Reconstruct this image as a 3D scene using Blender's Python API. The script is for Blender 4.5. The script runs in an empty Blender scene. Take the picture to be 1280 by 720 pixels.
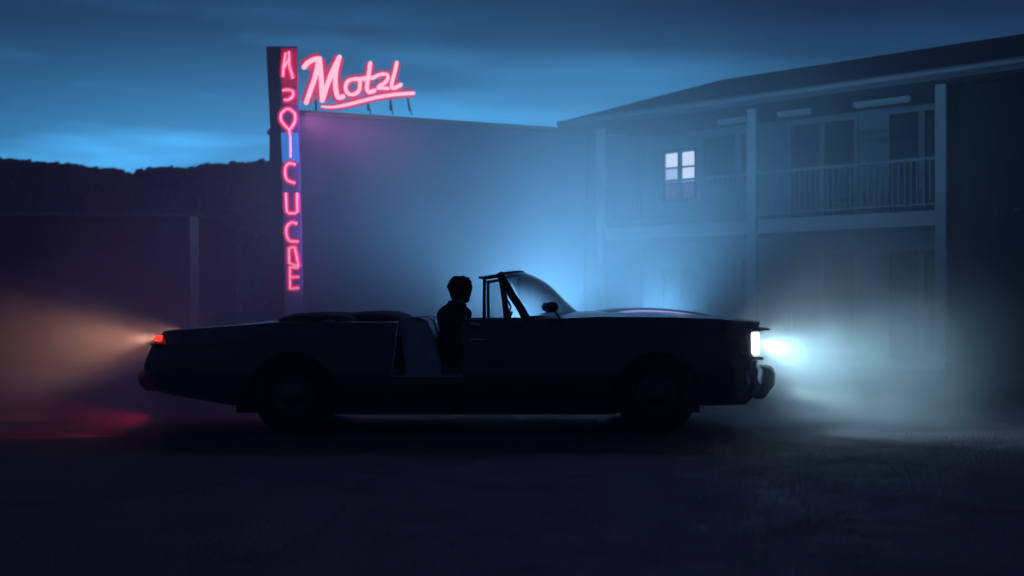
import bpy, bmesh, math, random
from mathutils import Vector, Matrix, noise
R = math.radians
random.seed(7)
S = bpy.context.scene
C = S.collection

# ------------------------------------------------------------------ camera
CAMZ, HOR, FP = 1.11, 385.0, 1440.0
cd = bpy.data.cameras.new('camera'); cam = bpy.data.objects.new('camera', cd); C.objects.link(cam)
cam.location = (0, 0, CAMZ); cam.rotation_euler = (R(90), 0, 0)
cd.sensor_width = 36; cd.lens = 36 * FP / 1280.0
cd.shift_y = (HOR - 360) / 1280.0
cd.clip_start = 0.05; cd.clip_end = 3000
cd.dof.use_dof = True; cd.dof.focus_distance = 11.0; cd.dof.aperture_fstop = 1.3
S.camera = cam

# ------------------------------------------------------------------ sky (dusk)
w = bpy.data.worlds.new('World'); S.world = w; w.use_nodes = True
nt = w.node_tree; N = nt.nodes; L = nt.links
bg = N['Background']
sky = N.new('ShaderNodeTexSky'); sky.sky_type = 'NISHITA'; sky.sun_disc = False
sky.sun_elevation = R(-3.0); sky.sun_rotation = R(-8); sky.ozone_density = 4.0; sky.dust_density = 0.4
SKY_STRENGTH = 1.0
def mth(op, a, b=None, c=None, clamp=False):
    n = N.new('ShaderNodeMath'); n.operation = op; n.use_clamp = clamp
    for i, v in enumerate((a, b, c)):
        if v is None: continue
        if isinstance(v, (int, float)): n.inputs[i].default_value = v
        else: L.new(v, n.inputs[i])
    return n.outputs[0]
tc = N.new('ShaderNodeTexCoord'); sep = N.new('ShaderNodeSeparateXYZ'); L.new(tc.outputs['Generated'], sep.inputs[0])
X_, Y_, Z_ = sep.outputs
# sky brightness: afterglow low in the +Y quarter, night overhead and behind
az = mth('MULTIPLY_ADD', Y_, 0.5, 0.5, True)
azp = mth('POWER', az, 9.0)
zc = mth('MAXIMUM', Z_, 0.0)
el = mth('SUBTRACT', 1.0, mth('MULTIPLY', zc, 2.9), None, True)
elp = mth('POWER', el, 3.2)
glow = mth('MULTIPLY_ADD', mth('MULTIPLY', azp, elp), 1.0, 0.003)
xs = mth('MULTIPLY', mth('ADD', X_, 0.19), 2.1)
side = mth('POWER', 2.718, mth('MULTIPLY', mth('MULTIPLY', xs, xs), -1.7))
glow = mth('MULTIPLY', glow, mth('MULTIPLY_ADD', side, 0.86, 0.14))
# cloud streaks
mp = N.new('ShaderNodeMapping'); mp.inputs['Scale'].default_value = (1.6, 1.6, 11.0); mp.inputs['Location'].default_value = (0.3, 0.0, 0.35)
L.new(tc.outputs['Generated'], mp.inputs[0])
nz = N.new('ShaderNodeTexNoise'); nz.inputs['Scale'].default_value = 1.7; nz.inputs['Detail'].default_value = 5; nz.inputs['Roughness'].default_value = 0.5
L.new(mp.outputs[0], nz.inputs['Vector'])
cr = N.new('ShaderNodeValToRGB'); cr.color_ramp.elements[0].position = 0.40; cr.color_ramp.elements[1].position = 0.62
cr.color_ramp.elements[0].color = (0.42, 0.42, 0.42, 1); cr.color_ramp.elements[1].color = (1, 1, 1, 1)
L.new(nz.outputs[0], cr.inputs[0])
glow = mth('MULTIPLY', glow, cr.outputs[0])
sc1 = N.new('ShaderNodeVectorMath'); sc1.operation = 'SCALE'; sc1.inputs[0].default_value = (0.070, 0.42, 0.86)
L.new(mth('MULTIPLY', glow, 17.0), sc1.inputs['Scale'])
sc2 = N.new('ShaderNodeVectorMath'); sc2.operation = 'MULTIPLY'; sc2.inputs[1].default_value = (0.03, 0.05, 0.08)
L.new(sky.outputs[0], sc2.inputs[0])
ad = N.new('ShaderNodeVectorMath'); ad.operation = 'ADD'
L.new(sc1.outputs[0], ad.inputs[0]); L.new(sc2.outputs[0], ad.inputs[1])
ad2 = N.new('ShaderNodeVectorMath'); ad2.operation = 'ADD'; ad2.inputs[1].default_value = (.0065, .0055, .024)
L.new(ad.outputs[0], ad2.inputs[0]); L.new(ad2.outputs[0], bg.inputs['Color'])
bg.inputs['Strength'].default_value = SKY_STRENGTH

sd = bpy.data.lights.new('afterglow', 'SUN'); sd.energy = 0.12; sd.angle = R(9); sd.color = (.34, .42, 1.0)
so = bpy.data.objects.new('afterglow', sd); C.objects.link(so); so.rotation_euler = (R(-54), 0, R(-10))
S.cycles.use_light_tree = False; S.cycles.adaptive_threshold = 0.03; S.cycles.volume_step_rate = 3.0; S.cycles.volume_max_steps = 48
S.view_settings.view_transform = 'Standard'; S.view_settings.look = 'None'
S.view_settings.exposure = 0.0; S.view_settings.gamma = 1.0; S.view_settings.use_curve_mapping = False
S.render.engine = 'CYCLES'
S.cycles.use_denoising = True
S.cycles.max_bounces = 5; S.cycles.volume_bounces = 1; S.cycles.diffuse_bounces = 2; S.cycles.glossy_bounces = 3
S.cycles.transparent_max_bounces = 12; S.cycles.sample_clamp_indirect = 3.0
S.cycles.caustics_reflective = False; S.cycles.caustics_refractive = False

HAZE_DENSITY = 0.0065

# ------------------------------------------------------------------ helpers
def P(px, py, Y): return Vector(((px - 640) / FP * Y, Y, CAMZ + (HOR - py) / FP * Y))

def tag(o, label=None, cat=None, group=None, kind=None):
    for k, v in (('label', label), ('category', cat), ('group', group), ('kind', kind)):
        if v: o[k] = v
    return o
def empty(name, loc=(0, 0, 0), rz=0, **k):
    o = bpy.data.objects.new(name, None); C.objects.link(o); o.location = loc; o.rotation_euler = (0, 0, rz)
    o.empty_display_size = 0.3
    return tag(o, **k)

class MB:
    def __init__(s): s.bm = bmesh.new()
    def box(s, c, d, rz=0.0, ry=0.0, rx=0.0):
        m = Matrix.Translation(Vector(c)) @ Matrix.Rotation(rz, 4, 'Z') @ Matrix.Rotation(ry, 4, 'Y') @ Matrix.Rotation(rx, 4, 'X') @ Matrix.Diagonal((d[0], d[1], d[2], 1))
        bmesh.ops.create_cube(s.bm, size=1.0, matrix=m); return s
    def b2(s, x0, x1, y0, y1, z0, z1):
        return s.box(((x0+x1)/2, (y0+y1)/2, (z0+z1)/2), (abs(x1-x0), abs(y1-y0), abs(z1-z0)))
    def tube(s, pts, r, n=10, cap=True, flat=None, closed=False):
        pts = [Vector(p) for p in pts]; m = len(pts)
        rr = r if isinstance(r, (list, tuple)) else [r] * m
        rings = []
        up = Vector((0, 0, 1)); prev = None
        for i, p in enumerate(pts):
            if closed: t = (pts[(i+1) % m] - pts[i-1])
            else: t = pts[min(i+1, m-1)] - pts[max(i-1, 0)]
            t = t.normalized() if t.length > 1e-9 else Vector((1, 0, 0))
            if prev is None:
                a = t.cross(up)
                if a.length < 0.2: a = t.cross(Vector((0, 1, 0)))
                a.normalize()
            else:
                a = prev - t * prev.dot(t)
                a = a.normalized() if a.length > 1e-6 else t.cross(up).normalized()
            prev = a; b = t.cross(a).normalized()
            ring = []
            for k in range(n):
                q = 2*math.pi*k/n
                v = (a*math.cos(q) + b*math.sin(q)) * rr[i]
                if flat: v.y *= flat
                ring.append(s.bm.verts.new(p + v))
            rings.append(ring)
        rng = range(m) if closed else range(m-1)
        for i in rng:
            A, B = rings[i], rings[(i+1) % m]
            for k in range(n):
                try: s.bm.faces.new((A[k], A[(k+1) % n], B[(k+1) % n], B[k]))
                except ValueError: pass
        if cap and not closed:
            s.bm.faces.new(list(reversed(rings[0]))); s.bm.faces.new(rings[-1])
        return s
    def lathe(s, prof, origin, axis='Y', n=40, closed=False):
        rings = []
        for (r, h) in prof:
            ring = []
            for k in range(n):
                q = 2*math.pi*k/n
                if axis == 'Y': v = Vector((r*math.cos(q), h, r*math.sin(q)))
                elif axis == 'X': v = Vector((h, r*math.cos(q), r*math.sin(q)))
                else: v = Vector((r*math.cos(q), r*math.sin(q), h))
                ring.append(s.bm.verts.new(Vector(origin) + v))
            rings.append(ring)
        m = len(rings)
        for i in range(m if closed else m-1):
            A, B = rings[i], rings[(i+1) % m]
            for k in range(n): s.bm.faces.new((A[k], A[(k+1) % n], B[(k+1) % n], B[k]))
        if not closed:
            if prof[0][0] > 1e-4: s.bm.faces.new(rings[0])
            if prof[-1][0] > 1e-4: s.bm.faces.new(rings[-1])
        return s
    def grid(s, fn, nu, nv):
        V = [[s.bm.verts.new(fn(i/nu, j/nv)) for j in range(nv+1)] for i in range(nu+1)]
        for i in range(nu):
            for j in range(nv): s.bm.faces.new((V[i][j], V[i+1][j], V[i+1][j+1], V[i][j+1]))
        return s
    def sheet(s, fn, nu, nv, off):
        "closed slab: fn(u,v) and fn + off(u,v)"
        A = [[s.bm.verts.new(fn(i/nu, j/nv)) for j in range(nv+1)] for i in range(nu+1)]
        B = [[s.bm.verts.new(fn(i/nu, j/nv) + off(i/nu, j/nv)) for j in range(nv+1)] for i in range(nu+1)]
        f = s.bm.faces.new
        for i in range(nu):
            for j in range(nv):
                f((A[i][j], A[i+1][j], A[i+1][j+1], A[i][j+1])); f((B[i][j+1], B[i+1][j+1], B[i+1][j], B[i][j]))
        for i in range(nu):
            f((A[i][0], B[i][0], B[i+1][0], A[i+1][0])); f((A[i][nv], A[i+1][nv], B[i+1][nv], B[i][nv]))
        for j in range(nv):
            f((A[0][j], A[0][j+1], B[0][j+1], B[0][j])); f((A[nu][j], B[nu][j], B[nu][j+1], A[nu][j+1]))
        return s
    def ball(s, c, r, seg=20):
        r = r if isinstance(r, (tuple, list)) else (r, r, r)
        bmesh.ops.create_uvsphere(s.bm, u_segments=seg, v_segments=seg*2//3, radius=1.0, matrix=Matrix.Translation(Vector(c)) @ Matrix.Diagonal((r[0], r[1], r[2], 1)))
        return s
    def prism(s, poly, axis, a, b):
        "extrude polygon (list of 2-tuples) along axis between a and b"
        def mk(p, h):
            return {'Y': Vector((p[0], h, p[1])), 'X': Vector((h, p[0], p[1])), 'Z': Vector((p[0], p[1], h))}[axis]
        A = [s.bm.verts.new(mk(p, a)) for p in poly]; B = [s.bm.verts.new(mk(p, b)) for p in poly]
        n = len(poly)
        s.bm.faces.new(A); s.bm.faces.new(list(reversed(B)))
        for i in range(n): s.bm.faces.new((A[i], B[i], B[(i+1) % n], A[(i+1) % n]))
        return s
    def build(s, name, mat, parent=None, smooth=False, bevel=0.0, seg=2, ang=40):
        bmesh.ops.recalc_face_normals(s.bm, faces=s.bm.faces[:])
        me = bpy.data.meshes.new(name); s.bm.to_mesh(me); s.bm.free()
        o = bpy.data.objects.new(name, me); C.objects.link(o)
        if mat: me.materials.append(mat)
        if smooth:
            for p in me.polygons: p.use_smooth = True
            me.set_sharp_from_angle(angle=R(ang))
        if bevel > 0:
            m = o.modifiers.new('bevel', 'BEVEL'); m.width = bevel; m.segments = seg; m.limit_method = 'ANGLE'; m.angle_limit = R(35)
        if parent is not None: o.parent = parent
        return o

def bake(o):
    dg = bpy.context.evaluated_depsgraph_get(); dg.update()
    me = bpy.data.meshes.new_from_object(o.evaluated_get(dg))
    mats = list(o.data.materials); o.modifiers.clear(); o.data = me
    if not me.materials:
        for m in mats: me.materials.append(m)
def cut(o, cutters):
    for c in cutters:
        m = o.modifiers.new('cut', 'BOOLEAN'); m.operation = 'DIFFERENCE'; m.object = c; m.solver = 'EXACT'
    bake(o)
    for c in cutters: bpy.data.objects.remove(c, do_unlink=True)

# ------------------------------------------------------------------ materials
def mat(name, col, rough=0.6, metal=0.0, spec=0.5, noise_amt=0.0, noise_scale=6.0, bump=0.0, bump_scale=40.0, coat=0.0, emit=None, emit_s=0.0, trans=0.0, alpha=1.0, dark=None, rough_var=0.0):
    m = bpy.data.materials.new(name); m.use_nodes = True
    t = m.node_tree; b = t.nodes['Principled BSDF']
    b.inputs['Base Color'].default_value = (*col, 1); b.inputs['Roughness'].default_value = rough
    b.inputs['Metallic'].default_value = metal; b.inputs['Specular IOR Level'].default_value = spec
    b.inputs['Coat Weight'].default_value = coat; b.inputs['Coat Roughness'].default_value = 0.08
    b.inputs['Transmission Weight'].default_value = trans; b.inputs['Alpha'].default_value = alpha
    if emit:
        m.cycles.emission_sampling = 'NONE'   # the tubes and lamps carry their own light objects
        b.inputs['Emission Color'].default_value = (*emit, 1); b.inputs['Emission Strength'].default_value = emit_s
    tcn = t.nodes.new('ShaderNodeTexCoord')
    if noise_amt > 0:
        n = t.nodes.new('ShaderNodeTexNoise'); n.inputs['Scale'].default_value = noise_scale; n.inputs['Detail'].default_value = 8; n.inputs['Roughness'].default_value = 0.6
        t.links.new(tcn.outputs['Object'], n.inputs['Vector'])
        r = t.nodes.new('ShaderNodeValToRGB'); r.color_ramp.elements[0].position = 0.3; r.color_ramp.elements[1].position = 0.7
        d = dark or tuple(c*(1-noise_amt) for c in col)
        r.color_ramp.elements[0].color = (*d, 1); r.color_ramp.elements[1].color = (*[min(1, c*(1+noise_amt*0.5)) for c in col], 1)
        t.links.new(n.outputs[0], r.inputs[0]); t.links.new(r.outputs[0], b.inputs['Base Color'])
        if rough_var > 0:
            mr = t.nodes.new('ShaderNodeMapRange'); mr.inputs['To Min'].default_value = rough - rough_var; mr.inputs['To Max'].default_value = rough + rough_var
            mr.inputs['From Min'].default_value = 0.3; mr.inputs['From Max'].default_value = 0.7
            t.links.new(n.outputs[0], mr.inputs['Value']); t.links.new(mr.outputs[0], b.inputs['Roughness'])
    if bump > 0:
        n2 = t.nodes.new('ShaderNodeTexNoise'); n2.inputs['Scale'].default_value = bump_scale; n2.inputs['Detail'].default_value = 6
        t.links.new(tcn.outputs['Object'], n2.inputs['Vector'])
        bp = t.nodes.new('ShaderNodeBump'); bp.inputs['Strength'].default_value = bump; bp.inputs['Distance'].default_value = 0.02
        t.links.new(n2.outputs[0], bp.inputs['Height']); t.links.new(bp.outputs[0], b.inputs['Normal'])
    return m
M = dict(
    asphalt=mat('asphalt', (0.046, 0.038, 0.058), 0.72, noise_amt=0.32, noise_scale=2.2, bump=1.0, bump_scale=38, rough_var=0.10),
    stucco=mat('stucco', (0.17, 0.14, 0.24), 0.9, noise_amt=0.22, noise_scale=0.9, bump=0.4, bump_scale=35, spec=0.2),
    stucco2=mat('motel_stucco', (0.17, 0.20, 0.23), 0.9, noise_amt=0.2, noise_scale=1.1, bump=0.35, bump_scale=35, spec=0.2),
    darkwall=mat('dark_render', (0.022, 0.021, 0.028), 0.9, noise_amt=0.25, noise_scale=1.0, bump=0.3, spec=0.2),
    coping=mat('coping', (0.16, 0.16, 0.18), 0.7, noise_amt=0.3, noise_scale=3),
    shingle=mat('shingle', (0.05, 0.045, 0.06), 0.9, noise_amt=0.4, noise_scale=5, bump=0.6, bump_scale=18, spec=0.2),
    white=mat('painted_timber', (0.30, 0.31, 0.34), 0.6, noise_amt=0.15, noise_scale=3),
    fascia=mat('fascia', (0.10, 0.09, 0.12), 0.7, noise_amt=0.2, noise_scale=2),
    rail=mat('rail_metal', (0.22, 0.23, 0.26), 0.5, metal=0.3, noise_amt=0.2),
    frame=mat('door_frame', (0.20, 0.19, 0.22), 0.6, noise_amt=0.15),
    dframe=mat('dark_frame', (0.05, 0.05, 0.06), 0.6, noise_amt=0.15),
    glassdark=mat('night_glass', (0.012, 0.014, 0.02), 0.45, noise_amt=0.2, noise_scale=2),
    curtain=mat('curtain', (0.06, 0.05, 0.06), 0.9, noise_amt=0.3, noise_scale=9),
    litpane=mat('lit_pane', (0.5, 0.5, 0.6), 0.5, emit=(0.80, 0.86, 1.0), emit_s=1.15, noise_amt=0.1),
    litdim=mat('lit_pane_dim', (0.4, 0.4, 0.5), 0.5, emit=(0.62, 0.70, 1.0), emit_s=0.85, noise_amt=0.1),
    litred=mat('lit_curtain', (0.3, 0.15, 0.18), 0.8, emit=(0.24, 0.09, 0.16), emit_s=0.35, noise_amt=0.2),
    paint=mat('car_paint', (0.020, 0.018, 0.034), 0.24, coat=0.5, noise_amt=0.15, noise_scale=3, spec=0.5),
    under=mat('underbody', (0.012, 0.012, 0.014), 0.9, noise_amt=0.3),
    chrome=mat('chrome', (0.55, 0.57, 0.60), 0.14, metal=1.0, noise_amt=0.12, noise_scale=14),
    oldchrome=mat('dull_chrome', (0.07, 0.072, 0.085), 0.38, metal=1.0, noise_amt=0.25, noise_scale=14),
    rubber=mat('tyre_rubber', (0.018, 0.018, 0.02), 0.85, noise_amt=0.25, noise_scale=20, bump=0.2),
    leather=mat('seat_leather', (0.48, 0.50, 0.54), 0.45, noise_amt=0.2, noise_scale=8, bump=0.25, bump_scale=70),
    piping=mat('seat_piping', (0.45, 0.47, 0.5), 0.5, noise_amt=0.1),
    softtop=mat('soft_top_cloth', (0.012, 0.011, 0.014), 0.85, noise_amt=0.3, noise_scale=30, bump=0.4, bump_scale=50),
    skin=mat('skin', (0.36, 0.20, 0.15), 0.5, noise_amt=0.1, noise_scale=14, spec=0.3),
    hair=mat('hair', (0.012, 0.009, 0.008), 0.55, noise_amt=0.3, noise_scale=60, bump=0.8, bump_scale=90),
    jacket=mat('jacket_cloth', (0.018, 0.017, 0.022), 0.85, noise_amt=0.3, noise_scale=25, bump=0.4, bump_scale=30),
    jeans=mat('trouser_cloth', (0.02, 0.022, 0.035), 0.9, noise_amt=0.3, noise_scale=40),
    eye=mat('eye_white', (0.7, 0.7, 0.7), 0.2, noise_amt=0.05),
    dash=mat('dash_vinyl', (0.03, 0.03, 0.035), 0.6, noise_amt=0.2),
    pylon=mat('pylon_paint', (0.05, 0.085, 0.15), 0.6, noise_amt=0.25, noise_scale=1.5),
    signblue=mat('sign_blue_panel', (0.05, 0.22, 0.55), 0.4, emit=(0.03, 0.22, 0.72), emit_s=0.85, noise_amt=0.1),
    neon=mat('neon_tube', (0.9, 0.6, 0.65), 0.3, emit=(1.0, 0.44, 0.52), emit_s=1.35, noise_amt=0.05),
    neonthin=mat('neon_tube_thin', (0.9, 0.6, 0.65), 0.3, emit=(1.0, 0.24, 0.38), emit_s=1.5, noise_amt=0.05),
    signred=mat('red_halo_glow', (0.4, 0.02, 0.05), 0.4, emit=(0.72, 0.012, 0.06), emit_s=0.95, noise_amt=0.15, noise_scale=3),  # red halo of the pylon neon, put in as emission
    halored2=mat('script_halo_glow', (0.4, 0.03, 0.08), 0.4, emit=(0.62, 0.035, 0.12), emit_s=0.85, noise_amt=0.15, noise_scale=3),  # halo round the script neon, likewise an emissive colour
    steel=mat('galvanised_steel', (0.10, 0.10, 0.12), 0.6, metal=0.5, noise_amt=0.3),
    shed=mat('shed_board', (0.035, 0.038, 0.042), 0.9, noise_amt=0.3, noise_scale=0.7, bump=0.3, spec=0.1),
    shedtrim=mat('shed_trim', (0.55, 0.55, 0.58), 0.8, noise_amt=0.2),
    leaf=mat('night_foliage', (0.035, 0.045, 0.025), 0.8, noise_amt=0.5, noise_scale=0.6, spec=0.1),
    lens=mat('headlight_lens', (0.8, 0.85, 0.85), 0.2, emit=(0.85, 1.0, 0.97), emit_s=9.0, noise_amt=0.05),
    tail=mat('tail_lens', (0.5, 0.02, 0.01), 0.3, emit=(1.0, 0.045, 0.02), emit_s=1.6, noise_amt=0.1),
    rev=mat('reverse_lens', (0.8, 0.6, 0.5), 0.3, emit=(1.0, 0.62, 0.42), emit_s=4.0, noise_amt=0.05),
    floodlens=mat('flood_lens', (0.8, 0.85, 0.9), 0.3, emit=(0.45, 0.85, 1.0), emit_s=8.0, noise_amt=0.05),
    black=mat('black_metal', (0.02, 0.02, 0.022), 0.5, noise_amt=0.2),
)
g = bpy.data.materials.new('windshield_glass'); g.use_nodes = True
gt = g.node_tree; gb = gt.nodes['Principled BSDF']
gb.inputs['Base Color'].default_value = (0.30, 0.42, 0.48, 1); gb.inputs['Roughness'].default_value = 0.06; lw = gt.nodes.new('ShaderNodeLayerWeight'); lw.inputs['Blend'].default_value = 0.5
mrg = gt.nodes.new('ShaderNodeMapRange'); mrg.inputs['To Min'].default_value = .16; mrg.inputs['To Max'].default_value = .85; mrg.inputs['From Min'].default_value = .35
gt.links.new(lw.outputs['Facing'], mrg.inputs['Value']); gt.links.new(mrg.outputs[0], gb.inputs['Alpha'])
M['glass'] = g

# ------------------------------------------------------------------ ground
def ground_fn(u, v): return Vector((-150 + 300*u, -30 + 190*v, 0))
go = MB().grid(ground_fn, 30, 19).build('ground', None); tag(go, kind='structure')
m = M['asphalt']; t = m.node_tree; go.data.materials.append(m)
# cracks / repaired seams with their own shape
b = t.nodes['Principled BSDF']; src = b.inputs['Base Color'].links[0].from_socket
tcn = t.nodes.new('ShaderNodeTexCoord'); vo = t.nodes.new('ShaderNodeTexVoronoi'); vo.feature = 'DISTANCE_TO_EDGE'; vo.inputs['Scale'].default_value = 0.35
nn = t.nodes.new('ShaderNodeTexNoise'); nn.inputs['Scale'].default_value = 1.1; nn.inputs['Detail'].default_value = 5
va = t.nodes.new('ShaderNodeVectorMath'); va.operation = 'MULTIPLY_ADD'; va.inputs[1].default_value = (1.6, 1.6, 0)
t.links.new(tcn.outputs['Object'], nn.inputs['Vector']); t.links.new(nn.outputs['Color'], va.inputs[0]); t.links.new(tcn.outputs['Object'], va.inputs[2])
t.links.new(va.outputs[0], vo.inputs['Vector'])
rp = t.nodes.new('ShaderNodeValToRGB'); rp.color_ramp.elements[0].position = 0.0; rp.color_ramp.elements[1].position = 0.022
rp.color_ramp.elements[0].color = (0.35, 0.35, 0.35, 1); rp.color_ramp.elements[1].color = (1, 1, 1, 1)
t.links.new(vo.outputs['Distance'], rp.inputs[0])
mx = t.nodes.new('ShaderNodeVectorMath'); mx.operation = 'MULTIPLY'
t.links.new(src, mx.inputs[0]); t.links.new(rp.outputs[0], mx.inputs[1]); t.links.new(mx.outputs[0], b.inputs['Base Color'])

# ------------------------------------------------------------------ motel right building (local x along the front, y = depth)
def wall_openings(mb, x0, x1, z0, z1, y0, y1, rects):
    xs = sorted({x0, x1} | {r[0] for r in rects} | {r[1] for r in rects})
    for a, bx in zip(xs, xs[1:]):
        holes = sorted([(r[2], r[3]) for r in rects if r[0] <= a + 1e-6 and r[1] >= bx - 1e-6])
        z = z0
        for h0, h1 in holes:
            if h0 > z: mb.b2(a, bx, y0, y1, z, h0)
            z = max(z, h1)
        if z < z1: mb.b2(a, bx, y0, y1, z, z1)

mt = empty('motel_building', (2.1, 25.8, 0), math.atan2(-.667, .745), label='two storey motel block with white posts and railed balcony under a hipped roof', cat='building')
LEN, DEP = 7.64, 1.5
ops = []
for z0 in (0.15, 2.88):
    ops += [(0.56, 1.38, z0+0.72, z0+1.80), (1.66, 2.36, z0+1.0 if z0 > 1 else z0+0.9, z0+1.98), (2.62, 2.95, z0+1.0, z0+1.98),
            (3.78, 5.20, z0, z0+2.08), (5.95, 7.25, z0, z0+2.08)]
mb = MB(); wall_openings(mb, -.72, LEN, 0.0, 5.1, DEP, DEP+0.2, ops); mb.build('wall', M['stucco2'], mt)
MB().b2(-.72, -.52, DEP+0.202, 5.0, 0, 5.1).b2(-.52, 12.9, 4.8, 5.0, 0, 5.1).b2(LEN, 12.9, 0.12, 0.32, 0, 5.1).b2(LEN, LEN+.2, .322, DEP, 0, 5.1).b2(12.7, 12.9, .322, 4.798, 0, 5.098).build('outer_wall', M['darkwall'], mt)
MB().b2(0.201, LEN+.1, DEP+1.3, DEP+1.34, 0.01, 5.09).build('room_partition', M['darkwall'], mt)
def unit(z0, upper):
    # windows
    for k, (a, bx, c, d) in enumerate(((0.56, 1.38, z0+0.72, z0+1.80), (1.66, 2.36, z0+(1.0 if z0 > 1 else 0.9), z0+1.98), (2.62, 2.95, z0+1.0, z0+1.98))):
        lit = upper and k == 0
        f = MB(); y0, y1 = DEP-0.03, DEP+0.09
        fw = 0.06
        f.b2(a-fw, a, y0, y1, c-fw, d+fw).b2(bx, bx+fw, y0, y1, c-fw, d+fw).b2(a, bx, y0, y1, d, d+fw).b2(a, bx, y0, y1, c-fw, c)
        if k == 0:
            mxx = (a+bx)/2; f.b2(mxx-0.045, mxx+0.045, y0+.01, y1, c, d)
            for q in (1/3, 2/3):
                zz = c+(d-c)*q; f.b2(a, mxx-.045, y0+.02, y1, zz-.02, zz+.02).b2(mxx+.045, bx, y0+.02, y1, zz-.02, zz+.02)
        fo = f.build('window', M['dframe'], mt)
        if lit:
            for i in range(2):
                for j in range(3):
                    xa = (a, (a+bx)/2+.045)[i]; xb = ((a+bx)/2-.045, bx)[i]
                    za, zb = c+(d-c)*j/3, c+(d-c)*(j+1)/3
                    mm = M['litred'] if j == 0 else (M['litpane'] if i == 1 or j == 2 else M['litdim'])
                    MB().b2(xa, xb, DEP+.05, DEP+.06, za+.02, zb-.02).build('pane', mm, fo)
        else:
            MB().b2(a, bx, DEP+.05, DEP+.06, c, d).build('pane', M['glassdark'], fo)
            MB().b2(a+.02, a+(bx-a)*0.35, DEP+.075, DEP+.085, c+.02, d-.02).build('curtain', M['curtain'], fo)
    for (a, bx) in ((3.78, 5.20), (5.95, 7.25)):
        f = MB(); y0, y1 = DEP-0.035, DEP+0.09; d = z0+2.08; mxx = (a+bx)/2
        f.b2(a-.09, a, y0, y1, z0, d+.1).b2(bx, bx+.09, y0, y1, z0, d+.1).b2(a, bx, y0, y1, d, d+.1).b2(mxx-.06, mxx+.06, y0+.01, y1-.01, z0+.0, d)
        f.b2(a, mxx-.06, y0+.02, y1-.01, z0, z0+.12).b2(mxx+.06, bx, y0+.02, y1-.01, z0, z0+.12)
        fo = f.build('balcony_door' if upper else 'patio_door', M['frame'], mt)
        MB().b2(a, mxx-.06, DEP+.05, DEP+.06, z0+.12, d).b2(mxx+.06, bx, DEP+.05, DEP+.06, z0+.12, d).build('pane', M['glassdark'], fo)
        MB().b2(mxx+.07, mxx+.09, DEP-.09, DEP-.04, z0+.95, z0+1.15).build('handle', M['rail'], fo)
unit(0.15, False); unit(2.88, True)
MB().b2(-0.4, LEN+.2, -0.5, DEP, 0, 0.14).build('walkway', M['coping'], mt, bevel=.02)
MB().b2(-0.10, LEN-.002, -0.12, DEP-.002, 2.60, 2.875).build('balcony_slab', M['white'], mt, bevel=.01)
for x in (0.0, 3.82, 7.64):
    p = MB().b2(x-.10, x+.10, -.24, -.125, 0.142, 5.1).build('post', M['white'], mt, bevel=.008)
    MB().b2(x-.14, x+.14, -.28, -.10, 0.141, 0.30).build('post_base', M['white'], p, bevel=.008)
for (a, bx) in ((0.10, 3.72), (3.92, 7.54)):
    r = MB(); r.b2(a, bx, -.2, -.15, 3.78, 3.83).b2(a, bx, -.195, -.155, 2.97, 3.0)
    n = int((bx-a)/0.115)
    for i in range(1, n): x = a + (bx-a)*i/n; r.b2(x-.009, x+.009, -.184, -.166, 3.0, 3.78)
    r.build('railing', M['rail'], mt)
# hipped roof
ro = MB(); E = [(-0.78, -0.62), (13.3, -0.62), (13.3, 5.62), (-0.78, 5.62)]
ez0, ez1, rz = 5.12, 5.30, 6.40
lo = [ro.bm.verts.new((x, y, ez0)) for x, y in E]; hi = [ro.bm.verts.new((x, y, ez1)) for x, y in E]
ra = ro.bm.verts.new((1.5, 2.5, rz)); rb = ro.bm.verts.new((13.3, 2.5, rz))
F = ro.bm.faces.new
F(lo)
for i in range(4): F((lo[i], lo[(i+1) % 4], hi[(i+1) % 4], hi[i]))
F((hi[0], hi[1], rb, ra)); F((hi[2], hi[3], ra, rb)); F((hi[3], hi[0], ra)); F((hi[1], hi[2], rb))
roof = ro.build('roof', M['shingle'], mt)
MB().b2(-.80, 13.31, -.66, -.622, 5.10, 5.27).b2(-.82, -.782, -.66, 5.62, 5.10, 5.27).build('fascia', M['fascia'], roof, bevel=.005)
MB().tube([(-.80, -.71, 5.24), (13.3, -.71, 5.24)], .055, 10).build('gutter', M['frame'], roof, smooth=True)
for x, ln in ((2.9, .7), (4.35, .75), (6.2, 1.15)):
    lf = MB().b2(x-ln/2, x+ln/2, .52, .64, 5.03, 5.115).build('ceiling_light', M['white'], mt, bevel=.01)
    MB().tube([(x-ln/2+.03, .58, 5.015), (x+ln/2-.03, .58, 5.015)], .014, 8).build('tube', M['white'], lf, smooth=True)

# ------------------------------------------------------------------ long stucco wing behind the sign
wv = Vector((5.7, 2.4)); WL = 9.6; wa = math.atan2(wv.y, wv.x)
wg = empty('stucco_building', (-4.43, 23.8, 0), wa, label='long blank stucco building with flat parapet behind the script neon sign', cat='building')
MB().b2(0, WL, 0, 3.0, 0, 5.10).build('wall', M['stucco'], wg)
MB().b2(-.05, WL+.05, -.05, .30, 5.102, 5.20).b2(-.05, .25, .302, 3.0, 5.102, 5.20).build('coping', M['coping'], wg, bevel=.01)
MB().b2(.25, WL, .302, 3.0, 5.102, 5.12).build('roof', M['shingle'], wg)
MB().tube([(6.6, -.09, 5.0), (6.6, -.09, 0.1)], .04, 8).build('downpipe', M['fascia'], wg, smooth=True)

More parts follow.
